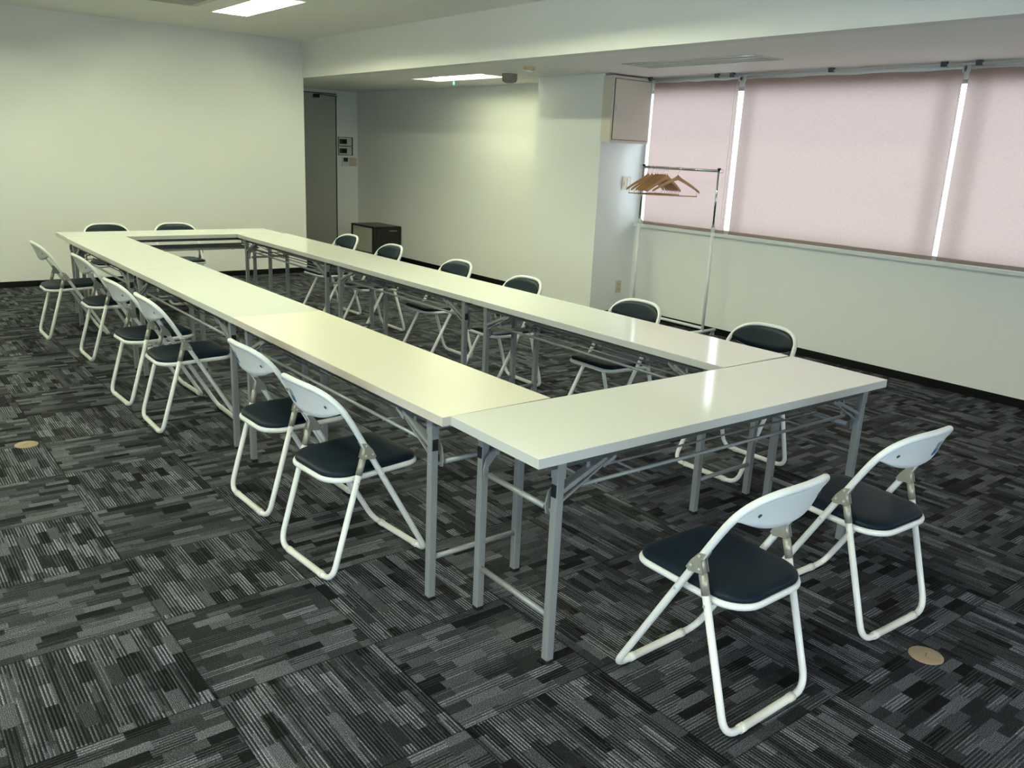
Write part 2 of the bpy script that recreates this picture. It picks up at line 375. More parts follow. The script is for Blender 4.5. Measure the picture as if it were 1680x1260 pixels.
# ------------------------------------------------------------------ ceiling lights
def ceiling_light(x, y, z, lit, label):
    t = thing('ceiling_light', (x, y, z), 0, label, 'ceiling light', None)
    bm = bm_new(); th = 0.004; d = 0.10 if z > 2.4 else 0.075; tz = 0.058 if z > 2.4 else 0.035
    # open tray: sloped reflector sides and top
    o, i_ = [(-LW, -LL), (LW, -LL), (LW, LL), (-LW, LL)], [(-LW+0.05, -LL+0.02), (LW-0.05, -LL+0.02), (LW-0.05, LL-0.02), (-LW+0.05, LL-0.02)]
    vo = [bm.verts.new((a, b, 0.0)) for a, b in o]; vi = [bm.verts.new((a, b, d)) for a, b in i_]
    vo2 = [bm.verts.new((a, b, 0.002)) for a, b in o]; vi2 = [bm.verts.new((a*1.02, b*1.01, d+0.006)) for a, b in i_]
    for k in range(4):
        bm.faces.new((vo[k], vo[(k+1) % 4], vi[(k+1) % 4], vi[k])); bm.faces.new((vo2[k], vi2[k], vi2[(k+1) % 4], vo2[(k+1) % 4]))
        bm.faces.new((vo[k], vo2[k], vo2[(k+1) % 4], vo[(k+1) % 4]))
    bm.faces.new(vi); bm.faces.new(list(reversed(vi2)))
    obj('reflector', bm, 'refl' if lit else 'refl_off', t)
    bm = bm_new(); r = 0.012
    for s in ((-LW-r, LW+r, -LL-r, -LL), (-LW-r, LW+r, LL, LL+r), (-LW-r, -LW, -LL, LL), (LW, LW+r, -LL, LL)): add_box(bm, s[0], s[1], s[2], s[3], -0.005, 0.0)
    obj('trim_frame', bm, 'alu' if not lit else 'whitep', t)
    for s in (-0.055, 0.055):
        bm = bm_new(); add_tube(bm, [(s, -LL+0.06, tz), (s, LL-0.06, tz)], 0.0155, seg=12); q = obj('fluorescent_tube', bm, ('tube' if z > 2.4 else 'tube_l') if lit else 'tube_off', t)
        for e2 in (-1, 1):
            bm = bm_new(); add_box(bm, s-0.016, s+0.016, e2*(LL-0.04)-0.018, e2*(LL-0.04)+0.018, tz-0.023, d, bev=0.004); obj('lamp_holder', bm, 'plate_w', q)
    if not lit:
        bm = bm_new(); add_box(bm, -0.012, 0.012, -LL+0.005, LL-0.005, 0.0, 0.05)
        for s in (-0.105, 0.105): add_box(bm, s-0.004, s+0.004, -LL+0.005, LL-0.005, 0.0, 0.04)
        obj('louvre', bm, 'refl_off', t)
        for s in (-0.03, 0.035):
            pass
    return t
names6 = ['lit twin-tube ceiling light nearest the far wall, at top left of frame', 'added lit ceiling light out of frame above the middle of the right table row', 'switched-off ceiling light out of frame above the near table',
          'added lit ceiling light out of frame at far left', 'added lit ceiling light out of frame left of the middle', 'added lit ceiling light out of frame above the camera']
for (x, y), l in zip(LIT, names6): ceiling_light(x, y, H1, (x, y) != (1.605, -0.42), l)
lt = ceiling_light(LOW[0][0], LOW[0][1], H2, True, 'lit ceiling light in the lower ceiling near the alcove wall, beside the brown sensor')
ceiling_light(LOW[1][0], LOW[1][1], H2, False, 'switched-off grey recessed ceiling light near the window blinds')
bm = bm_new(); add_tube(bm, [(0, 0, 0), (0, 0, -0.028)], 0.0012, seg=6); add_lathe(bm, [(0.001, -0.022), (0.006, -0.03), (0.011, -0.048), (0.009, -0.06), (0.002, -0.066)])
o = obj('pull_tag', bm, 'green'); o.location = (3.86, 6.20, H2-0.0); tag(o, 'small green teardrop hanging from the lit light in the lower ceiling', 'light pull')
# detectors
t = thing('ceiling_sensor', (3.695, 5.02, H2), 0, 'brownish drum-shaped sensor on the low ceiling beside the lit light', 'sensor')
bm = bm_new(); add_lathe(bm, [(0.072, 0), (0.073, -0.05), (0.066, -0.078), (0.04, -0.09), (0.002, -0.092)]); obj('sensor_body', bm, 'brown', t, smooth=50)
bm = bm_new(); add_lathe(bm, [(0.08, 0), (0.08, -0.006), (0.074, -0.008)]); obj('mounting_ring', bm, 'plate_w', t)
t = thing('smoke_detector', (3.43, 4.40, H2), 0, 'small round smoke detector with yellowed base on the low ceiling, nearer than the brown sensor', 'smoke detector')
bm = bm_new(); add_lathe(bm, [(0.05, 0), (0.05, -0.02), (0.04, -0.024)]); obj('detector_base', bm, 'yellow', t, smooth=50)
bm = bm_new(); add_lathe(bm, [(0.028, -0.022), (0.034, -0.032), (0.034, -0.036), (0.02, -0.042), (0.002, -0.044)]); obj('detector_head', bm, 'plate_w', t, smooth=50)
# vent in the high ceiling
t = thing('ceiling_vent', (0.76, 5.86, H1), 0, 'square grey air-conditioning grille in the high ceiling at top left', 'air vent')
bm = bm_new(); add_box(bm, -0.47, 0.47, -0.47, 0.47, -0.012, 0, bev=0.003); obj('vent_frame', bm, 'unit', t)
bm = bm_new()
for k in range(15): add_box(bm, -0.40, 0.40, -0.40+k*0.055, -0.375+k*0.055, -0.018, -0.012)
obj('vent_grille', bm, 'grille', t)

# ------------------------------------------------------------------ blinds and rails
XBL = 4.635
def blind(y0, y1, label):
    t = thing('roller_blind', (XBL, (y0+y1)/2, 0.905), 0, label, 'roller blind', 'pale pink roller blinds at the long window'); hw = (y1-y0)/2
    bm = bm_new(); n = 24; grid = []
    zt = 2.185-0.905
    for j in range(13):
        z = 0.02+(zt-0.02)*j/12
        grid.append([bm.verts.new((0.004*math.sin(k*0.9+j*0.35)*0.6, -hw+2*hw*k/n, z)) for k in range(n+1)])
    for a, b in zip(grid, grid[1:]):
        for k in range(n): bm.faces.new((a[k], a[k+1], b[k+1], b[k])).smooth = True
    o = obj('blind_cloth', bm, 'blind', t)
    bm = bm_new(); add_box(bm, -0.006, 0.006, -hw, hw, 0.0, 0.028, bev=0.003); obj('hem_bar', bm, 'blindbar', t)
    bm = bm_new(); add_tube(bm, [(0.012, -hw, zt+0.005), (0.012, hw, zt+0.005)], 0.014, seg=14); obj('roller', bm, 'whitep', t)
    for s in (-1, 1):
        bm = bm_new(); add_box(bm, -0.012, 0.03, s*(hw-0.004)-0.004, s*(hw-0.004)+0.004, zt-0.02, zt+0.044, bev=0.001); obj('roller_bracket', bm, 'plate_w', t)
    return t
M_['blindbar'] = mat('brown_hem', (0.33, 0.25, 0.225), 0.7)
YBS = [(4.045, 3.082, 'pink roller blind next to the pillar, behind the coat rack'), (3.028, 1.238, 'wide pink roller blind between the two bright vertical gaps'),
       (1.203, -0.60, 'pink roller blind at the right edge of the frame'), (-0.64, -2.40, 'pink roller blind out of frame')]
for a, b, l in YBS: blind(b, a, l)
t = thing('curtain_rail', (XBL-0.06, 1.0, H2), 0, 'slim silver rail running above the blinds', 'curtain rail')
bm = bm_new(); add_tube(bm, [(0, -3.5, -0.022), (0, 3.17, -0.022)], 0.008, seg=10); obj('rail_tube', bm, 'alu', t)
for y in (3.05, 2.28, 2.12, 1.2, 0.35, 0.12, -1.0, -1.9):
    bm = bm_new(); add_box(bm, -0.011, 0.011, y-0.022, y+0.022, -0.033, 0, bev=0.003); obj('rail_bracket', bm, 'steel_d', t)
for (y, l) in ((3.10, 'clear bead chain hanging in the gap beside the pillar-side blind'), (1.222, 'clear bead chain hanging in the right bright gap')):
    bm = bm_new(); x = XBL-0.006
    add_tube(bm, [(x, y, 2.17), (x, y-0.006, 1.6), (x, y, 1.0), (x, y+0.012, 0.985), (x, y+0.022, 1.0), (x, y+0.02, 1.6), (x, y+0.022, 2.17)], 0.0012, seg=6)
    for k in range(16): add_lathe(bm, [(0.0004, -0.003), (0.003, 0), (0.0004, 0.003)], c=(x, y-0.003, 1.05+k*0.07), seg=8)
    o = obj('blind_chain', bm, 'plate_w'); tag(o, l, 'blind chain')

# ------------------------------------------------------------------ wall cabinet on the pillar
bx0, bx1, by0, by1, bz0, bz1 = 4.12, 4.625, 4.055, 4.182, 1.64, 2.212
t = thing('wall_cabinet', (bx0, by1, bz0), 0, 'beige steel cabinet box mounted high on the pillar beside the blinds', 'wall cabinet')
W_, D_, Hh = bx1-bx0, by1-by0, bz1-bz0
bm = bm_new(); add_box(bm, 0, W_, -D_+0.004, 0, 0, Hh, bev=0.002); obj('cabinet_body', bm, 'box', t)
bm = bm_new(); add_box(bm, 0.022, W_-0.022, -D_-0.001, -D_+0.005, 0.022, Hh-0.022); obj('door_gap', bm, 'dark', t)
bm = bm_new(); add_box(bm, 0.027, W_-0.027, -D_-0.004, -D_+0.003, 0.027, Hh-0.027, bev=0.001); d = obj('cabinet_door', bm, 'box', t)
bm = bm_new(); add_box(bm, 0.045, 0.07, -D_-0.009, -D_-0.003, 0.27, 0.335, bev=0.002); add_box(bm, 0.051, 0.064, -D_-0.013, -D_-0.008, 0.285, 0.32, bev=0.002); obj('latch_handle', bm, 'alu', d)
# switch and outlet on the pillar
t = thing('light_switch', (4.50, YC, 1.28), 0, 'beige switch plate on the pillar under the steel cabinet', 'light switch')
bm = bm_new(); add_box(bm, -0.058, 0.058, -0.008, 0, -0.06, 0.06, bev=0.003); obj('switch_plate', bm, 'plate', t)
bm = bm_new(); add_box(bm, -0.035, -0.012, -0.012, -0.007, -0.014, 0.012, bev=0.002); obj('socket_insert', bm, 'unit', t)
for k in range(3):
    bm = bm_new(); add_box(bm, 0.008, 0.036, -0.012, -0.007, -0.04+k*0.029, -0.016+k*0.029, bev=0.002); obj('rocker', bm, 'plate_w', t)
t = thing('power_outlet', (4.50, YC, 0.285), 0, 'small beige power outlet low on the pillar', 'power outlet')
bm = bm_new(); add_box(bm, -0.035, 0.035, -0.008, 0, -0.06, 0.06, bev=0.003); obj('outlet_plate', bm, 'plate', t)
bm = bm_new()
for zz in (-0.025, 0.025):
    for xx in (-0.008, 0.008): add_box(bm, xx-0.0015, xx+0.0015, -0.0095, -0.0075, zz-0.006, zz+0.006)
obj('outlet_slots', bm, 'dark', t)

# ------------------------------------------------------------------ door and panels in the alcove
t = bpy.data.objects.new('door_1', None); COL.objects.link(t); t.location = (4.235, Y2, 0); t['kind'] = 'structure'; t['label'] = 'grey-green door at the end of the alcove'
bm = bm_new(); add_box(bm, -0.925, -0.012, 0.0, 0.04, 0.008, 2.18, bev=0.002); obj('door_leaf', bm, 'door', t)
bm = bm_new(); add_box(bm, -0.935, -0.925, -0.008, 0.05, 0, 2.19); add_box(bm, -0.012, 0.0, -0.008, 0.05, 0, 2.19); add_box(bm, -0.935, 0, -0.008, 0.05, 2.18, 2.19); obj('door_frame', bm, 'dark', t)
bm = bm_new(); add_box(bm, -0.35, -0.27, -0.045, 0, 2.12, 2.165, bev=0.003); cl = obj('door_closer', bm, 'black', t)
bm = bm_new(); add_bar(bm, (-0.30, -0.05, 2.165), (-0.03, -0.07, 2.15), 0.014, 0.008); add_bar(bm, (-0.03, -0.07, 2.15), (-0.02, 0.0, 2.16), 0.014, 0.008); obj('closer_arm', bm, 'black', cl)
bm = bm_new(); add_box(bm, -0.045, 0.01, -0.055, 0, 2.15, 2.17, bev=0.002); obj('closer_bracket', bm, 'alu', cl)
for zc, l in ((1.552, 'upper of two landscape control units with dark display by the alcove door'), (1.425, 'lower of two landscape control units with dark display by the alcove door')):
    t = thing('control_unit', (4.37, Y2, zc), 0, l, 'control panel')
    bm = bm_new(); add_box(bm, -0.115, 0.115, -0.012, 0, -0.062, 0.062, bev=0.002); obj('back_plate', bm, 'blackp', t)
    bm = bm_new(); add_box(bm, -0.113, 0.088, -0.03, -0.012, -0.056, 0.056, bev=0.004); obj('housing', bm, 'unit', t)
    bm = bm_new(); add_box(bm, -0.105, 0.012, -0.032, -0.029, -0.034, 0.034); q = obj('display', bm, 'blackp', t)
    bm = bm_new(); add_box(bm, -0.065, -0.005, -0.033, -0.0315, -0.022, 0.022); obj('screen', bm, 'lcd', q)
t = thing('thermostat', (4.36, Y2, 1.275), 0, 'small white thermostat with black screen below the control units', 'thermostat')
bm = bm_new(); add_box(bm, -0.046, 0.046, -0.018, 0, -0.06, 0.06, bev=0.003); obj('housing', bm, 'plate_w', t)
bm = bm_new(); add_box(bm, -0.03, 0.042, -0.02, -0.017, 0.0, 0.056); obj('screen', bm, 'blackp', t)
t = thing('wall_plate', (4.492, Y2, 1.275), 0, 'beige square switch plate right of the thermostat', 'light switch')
bm = bm_new(); add_box(bm, -0.058, 0.058, -0.008, 0, -0.06, 0.06, bev=0.003); obj('switch_plate', bm, 'plate', t)
bm = bm_new()
for k in range(2): add_box(bm, -0.04+k*0.044, -0.004+k*0.044, -0.011, -0.007, -0.04, 0.04, bev=0.002)
obj('rocker', bm, 'plate', t)

# ------------------------------------------------------------------ black low cabinet in the alcove
cx0, cx1, cy0, cy1, ch = 4.13, 4.555, 8.43, 9.06, 0.47
t = thing('low_cabinet', (cx0, cy0, 0), 0, 'black low cabinet with a pale side pane, standing against the alcove wall', 'cabinet')
w2, d2 = cx1-cx0, cy1-cy0
bm = bm_new(); s = 0.022
add_box(bm, 0, w2, 0, d2, ch-s, ch); add_box(bm, 0, w2, 0, d2, 0.02, 0.12)
for a in (0, d2-0.04): add_box(bm, 0, 0.04, a, a+0.04, 0.12, ch-s)
add_box(bm, w2-s, w2, 0, d2, 0.12, ch-s); add_box(bm, 0, w2, d2-s, d2, 0.12, ch-s); add_box(bm, 0.02, w2, 0.02, d2, 0, 0.02); obj('cabinet_body', bm, 'black', t)
bm = bm_new(); add_box(bm, 0.008, 0.014, 0.035, d2-0.035, 0.115, ch-s+0.003); obj('side_pane', bm, 'pane', t)
bm = bm_new(); add_box(bm, 0.04, w2-s, -0.004, 0.012, 0.125, ch-s-0.005, bev=0.002); q = obj('cabinet_door', bm, 'black', t)
bm = bm_new(); add_box(bm, 0.24, 0.36, -0.010, -0.004, 0.408, 0.42, bev=0.002); obj('door_handle', bm, 'steel', q)

# ------------------------------------------------------------------ floor caps
for x, y, l in ((1.157, -0.632, 'round beige cap in the carpet behind the right near chair'), (-0.855, 2.93, 'round beige cap in the carpet left of the left chair row')):
    t = thing('floor_cap', (x, y, 0), 0.3, l, 'floor outlet cover')
    bm = bm_new(); add_lathe(bm, [(0.053, 0.0), (0.053, 0.002), (0.049, 0.004), (0.002, 0.0045)], seg=40); obj('cover_disc', bm, 'cap', t)
    bm = bm_new(); add_box(bm, -0.012, 0.012, -0.002, 0.002, 0.004, 0.0052); obj('cover_slot', bm, 'capslot', t)

# ------------------------------------------------------------------ coat rack and hangers
RX, RY0, RY1, RZ = 4.40, 3.012, 3.872, 1.437
t = thing('coat_rack', (RX, (RY0+RY1)/2, 0), 0, 'white and chrome garment rack standing in front of the blind by the pillar', 'coat rack')
hy = (RY1-RY0)/2
for s in (-1, 1):
    bm = bm_new(); add_tube(bm, [(0, s*hy, 0.07), (0, s*hy, 0.95)], 0.0135, seg=14); p = obj('lower_post', bm, 'whitep', t)
    bm = bm_new(); add_tube(bm, [(0, s*hy, 0.95), (0, s*hy, RZ+0.015)], 0.010, seg=14)
    for k in range(9): add_cyl(bm, (-0.012, s*hy, 1.0+k*0.04), (1, 0, 0), 0.003, 0.003, seg=8)
    q = obj('upper_post', bm, 'chrome', t)
    bm = bm_new(); add_tube(bm, [(0, s*hy, 0.935), (0, s*hy, 0.975)], 0.016, seg=14); add_cyl(bm, (0.01, s*hy, 0.955), (1, 0, 0), 0.008, 0.022, seg=10); obj('post_collar', bm, 'plate_w', p)
    bm = bm_new(); add_tube(bm, [(0, s*hy, RZ+0.008), (0, s*hy, RZ+0.024)], 0.014, seg=14); obj('post_cap', bm, 'blackp', q)
    bm = bm_new(); add_tube(bm, [(-0.20, s*hy, 0.07), (0.17, s*hy, 0.07)], 0.0135, seg=14); ft = obj('foot_tube', bm, 'whitep', t)
    for xx in (-0.17, 0.15):
        bm = bm_new(); add_cyl(bm, (xx-0.012, s*hy-0.009, 0.023), (0, 1, 0), 0.023, 0.018, seg=18); add_bar(bm, (xx-0.01, s*hy-0.012, 0.024), (xx, s*hy-0.008, 0.06), 0.012, 0.003); add_bar(bm, (xx-0.01, s*hy+0.012, 0.024), (xx, s*hy+0.008, 0.06), 0.012, 0.003)
        obj('caster', bm, 'steel', ft)
    # square loop at the end of the top bar
    bm = bm_new(); y = s*(hy+0.004)
    add_tube(bm, [(0, y, RZ-0.012), (0, y+s*0.035, RZ-0.012), (0, y+s*0.035, RZ+0.014), (0, y, RZ+0.014)], 0.0022, seg=6); obj('end_loop', bm, 'chrome', t)
bm = bm_new(); add_tube(bm, [(0, -hy, RZ), (0, hy, RZ)], 0.011, seg=14); obj('hanging_bar', bm, 'chrome', t)
bm = bm_new(); add_tube(bm, [(0, -hy, 0.098), (0, hy, 0.098)], 0.012, seg=12); obj('lower_bar', bm, 'whitep', t)

def make_hanger(m):
    t = thing('wooden_hanger', (0, 0, 0), 0)
    hw = 0.212; bm = bm_new(); n = 30; th = 0.0055
    prev = None
    def zc(x): a = abs(x)/hw; return -0.074 - 0.108*a**0.92 - 0.016*a**4
    def hh(x): a = abs(x)/hw; return 0.0165 - 0.007*a + (0.006 if a < 0.12 else 0)*(1-a/0.12)
    rings = []
    for k in range(n+1):
        x = -hw+2*hw*k/n; z = zc(x); h = hh(x); bow = 0.02*(abs(x)/hw)**2
        ring = [(x, bow-th, z-h*0.8), (x, bow-th*0.8, z-h), (x, bow+th*0.8, z-h), (x, bow+th, z-h*0.8), (x, bow+th, z+h*0.8), (x, bow+th*0.6, z+h), (x, bow-th*0.6, z+h), (x, bow-th, z+h*0.8)]
        rings.append([bm.verts.new(p) for p in ring])
    for a, b in zip(rings, rings[1:]):
        for k in range(8): bm.faces.new((a[k], a[(k+1) % 8], b[(k+1) % 8], b[k])).smooth = True
    bm.faces.new(rings[0]); bm.faces.new(rings[-1]); obj('hanger_body', bm, m, t, smooth=45)
    bm = bm_new(); add_tube(bm, [(-0.19, 0.014, -0.232), (0.19, 0.014, -0.232)], 0.0048, seg=10); q = obj('trouser_bar', bm, m, t)
    bm = bm_new()
    for s in (-1, 1): add_tube(bm, [(s*0.185, 0.014, -0.234), (s*0.187, 0.016, -0.18)], 0.0016, seg=6)
    obj('bar_wire', bm, 'chrome', q)
    bm = bm_new(); P = [(0, 0, -0.06), (0, 0, -0.035)]; rr = 0.0155
    for k in range(13):
        a = math.radians(-70+k*20); P.append((rr*math.cos(a)*1.0, 0, -0.0025+rr*math.sin(a)))
    P = [(0, 0, -0.06), (0, 0, -0.036), (0.008, 0, -0.024), (0.0145, 0, -0.010), (0.0152, 0, 0.002), (0.0105, 0, 0.012), (0, 0, 0.0145), (-0.0105, 0, 0.012), (-0.0150, 0, 0.002)]
    add_tube(bm, P, 0.0015, seg=8); obj('hook', bm, 'chrome', t)
    return t
hp = [make_hanger('wood'), make_hanger('wood_d')]
H_ = [(3.455, -33, 0, 'wooden coat hanger hanging apart from the rest, nearest the right post of the rack'),
      (3.583, -1, 0, 'first wooden hanger of the close bunch, counted from the separate hanger'),
      (3.607, 0, 1, 'second wooden hanger of the close bunch, counted from the separate hanger'),
      (3.629, 0, 1, 'third wooden hanger of the close bunch, counted from the separate hanger'),
      (3.651, 0, 1, 'fourth wooden hanger of the close bunch, counted from the separate hanger'),
      (3.673, 0, 1, 'fifth wooden hanger of the close bunch, counted from the separate hanger'),
      (3.696, 0, 1, 'sixth wooden hanger of the close bunch, in front of the two loosely spaced ones'),
      (3.722, -1, 1, 'seventh wooden hanger, at the pillar end of the close bunch'),
      (3.764, -5, 0, 'loosely spaced wooden hanger between the bunch and the leftmost hanger'),
      (3.815, -9, 0, 'leftmost wooden hanger on the rack, next to the pillar-side post')]
used = [False, False]
for y, a, k, l in H_:
    o = hp[k] if not used[k] else copy_tree(hp[k]); used[k] = True
    o.location = (RX, y, RZ+0.0005); o.rotation_euler = (0, 0, math.radians(a)); tag(o, l, 'coat hanger', 'wooden hangers on the coat rack')

# ------------------------------------------------------------------ folding tables
TL, TW, TH = 1.797, 0.4485, 0.70
def make_table(name, top, edge):
    t = thing(name, (0, 0, 0)); hx, hy = TL/2, TW/2
    bm = bm_new(); add_box(bm, -hx, hx, -hy, hy, TH-0.0015, TH, bev=0.0006)
    obj('table_top', bm, top, t)
    bm = bm_new(); add_box(bm, -hx, hx, -hy, hy, TH-0.031, TH-0.0015); obj('edge_band', bm, edge, t)
    bm = bm_new(); z1 = TH-0.031
    for s in (-1, 1):
        add_box(bm, -hx+0.07, hx-0.07, s*(hy-0.036)-0.012, s*(hy-0.036)+0.012, z1-0.024, z1)
    for x in (-hx+0.085, -0.3, 0.3, hx-0.085): add_box(bm, x-0.012, x+0.012, -hy+0.03, hy-0.03, z1-0.022, z1-0.001)
    obj('steel_frame', bm, 'steel_d', t)
    lx, ly, lw = hx-0.1065, hy-0.036, 0.0135
    for sx_ in (-1, 1):
        for sy in (-1, 1):
            x, y = sx_*lx, sy*ly
            bm = bm_new(); add_box(bm, x-lw, x+lw, y-lw, y+lw, 0.012, z1-0.03, bev=0.0025); add_box(bm, x-lw-0.002, x+lw+0.002, y-lw-0.002, y+lw+0.002, z1-0.060, z1-0.0005, bev=0.001)
            for zz in (z1-0.04, 0.50): add_cyl(bm, (x, y+sy*(lw-0.001), zz), (0, sy, 0), 0.004, 0.004, seg=10)
            lg = obj('leg', bm, 'steel', t)
            bm = bm_new(); add_box(bm, x-lw-0.001, x+lw+0.001, y-lw-0.001, y+lw+0.001, 0, 0.014, bev=0.003); obj('foot_cap', bm, 'blackp', lg)
            bm = bm_new(); add_box(bm, x+sx_*(lw-0.012), x+sx_*(lw+0.0015), y+sy*(lw-0.012), y+sy*(lw+0.0015) , 0.553, 0.592) if False else add_box(bm, min(x+sx_*(lw-0.004), x+sx_*(lw+0.003)), max(x+sx_*(lw-0.004), x+sx_*(lw+0.003)), y-0.011, y+0.011, 0.553, 0.592, bev=0.001); obj('plastic_clip', bm, 'blackp', lg)
            # diagonal brace: channel plus thin rod, running up to the frame
            bm = bm_new(); ix = -sx_
            add_bar(bm, (x+ix*0.012, y-sy*0.006, 0.565), (x+ix*0.185, y-sy*0.006, z1-0.028), 0.014, 0.030, bev=0.002, up=(0, 1, 0))
            add_bar(bm, (x+ix*0.012, y+sy*0.004, 0.535), (x+ix*0.195, y+sy*0.004, z1-0.034), 0.006, 0.008, bev=0.001, up=(0, 1, 0))
            add_bar(bm, (x+ix*0.165, y, z1-0.05), (x+ix*0.215, y, z1-0.025), 0.012, 0.03, bev=0.002, up=(0, 1, 0))
            obj('brace', bm, 'steel', t)
        x = sx_*lx
        bm = bm_new(); add_tube(bm, [(x, -ly+0.012, 0.158), (x, ly-0.012, 0.158)], 0.0095, seg=12); obj('lower_crossbar', bm, 'steel', t)
        bm = bm_new(); add_tube(bm, [(x+sx_*0.004, -ly+0.045, 0.505), (x+sx_*0.004, ly-0.045, 0.505)], 0.0095, seg=12); ub = obj('release_bar', bm, 'steel', t)
        for sy in (-1, 1):
            bm = bm_new(); yy = sy*(ly-0.03); pr = [(-0.002, 0.488), (0.016, 0.492), (0.020, 0.52), (0.010, 0.56), (-0.008, 0.578), (-0.030, 0.585), (-0.040, 0.574), (-0.022, 0.555), (0.0, 0.53)]
            va = [bm.verts.new((x+sx_*a, yy-0.002, z)) for a, z in pr]; vb = [bm.verts.new((x+sx_*a, yy+0.002, z)) for a, z in pr]
            bm.faces.new(va); bm.faces.new(list(reversed(vb)))
            for k in range(len(pr)): bm.faces.new((va[k], va[(k+1) % len(pr)], vb[(k+1) % len(pr)], vb[k]))
            add_cyl(bm, (x-sx_*0.03, yy, 0.575), (0, -sy, 0), 0.006, 0.012, seg=10); add_bar(bm, (x, yy, 0.50), (x, sy*(ly-0.008), 0.50), 0.01, 0.01)
            obj('latch_hook', bm, 'steel', ub)
    # shelf of rods under the top
    zs = 0.568; xs = lx-0.10
    bm = bm_new()
    for y, r, xe in ((-ly+0.006, 0.0065, xs), (ly-0.006, 0.0065, xs), (-0.095, 0.004, xs-0.06), (-0.032, 0.004, xs-0.06), (0.032, 0.004, xs-0.06), (0.095, 0.004, xs-0.06)):
        add_tube(bm, [(-xe, y, zs), (xe, y, zs)], r, seg=10)
    for x in (-xs+0.06, -0.45, 0.45, xs-0.06): add_tube(bm, [(x, -ly+0.006, zs-0.008), (x, ly-0.006, zs-0.008)], 0.004, seg=8)
    obj('shelf_rods', bm, 'steel', t)
    bm = bm_new()
    for x in (-xs+0.02, xs-0.02):
        for s in (-1, 1): add_bar(bm, (x, s*(ly-0.006), zs), (x, s*(ly-0.006), z1-0.028), 0.012, 0.004)
    obj('shelf_hanger', bm, 'steel', t)
    return t
def rotpt(ox, oy, a, lx, ly): return (ox+lx*math.cos(a)-ly*math.sin(a), oy+lx*math.sin(a)+ly*math.cos(a))
WH = make_table('folding_table', 'laminate', 'edge'); CR = make_table('folding_table', 'cream', 'edge_c')
first = {'w': True}
def put(src, cx, cy, rz, label, dz=0.0):
    if src is WH and not first['w']: o = copy_tree(src)
    else: o = src; first['w'] = first['w'] and src is not WH
    o.location = (cx, cy, dz); o.rotation_euler = (0, 0, rz); tag(o, label, 'folding table', 'long folding tables set in a rectangle'); return o
NA = -0.016
p = rotpt(0, 0, NA, 0.9, 0.225); put(WH, p[0], p[1], NA, 'white folding table across the near end, with bright vertical reflections')
h = math.pi/2
for k, (lab, src) in enumerate((('cream-topped folding table with beige edge in the left row, nearest the camera', CR), ('white folding table in the middle of the left row, beyond the cream one', WH), ('white folding table at the far end of the left row', WH))):
    yy = 0.4495+0.9+1.8*k; xx = -0.0236+0.225-0.0051*(yy-0.45); put(src, xx, yy, h+0.0051, lab)
for k, lab in enumerate(('white folding table nearest the camera in the right row', 'white folding table in the middle of the right row', 'white folding table at the far end of the right row')):
    yy = 0.4335+0.9+1.8*k; xx = 1.351+0.225-0.0035*(yy-0.44); put(WH, xx, yy, h+0.0035, lab)
put(WH, -0.0427+0.9, 5.853+0.225, 0.0, 'white folding table across the far end by the blank wall')

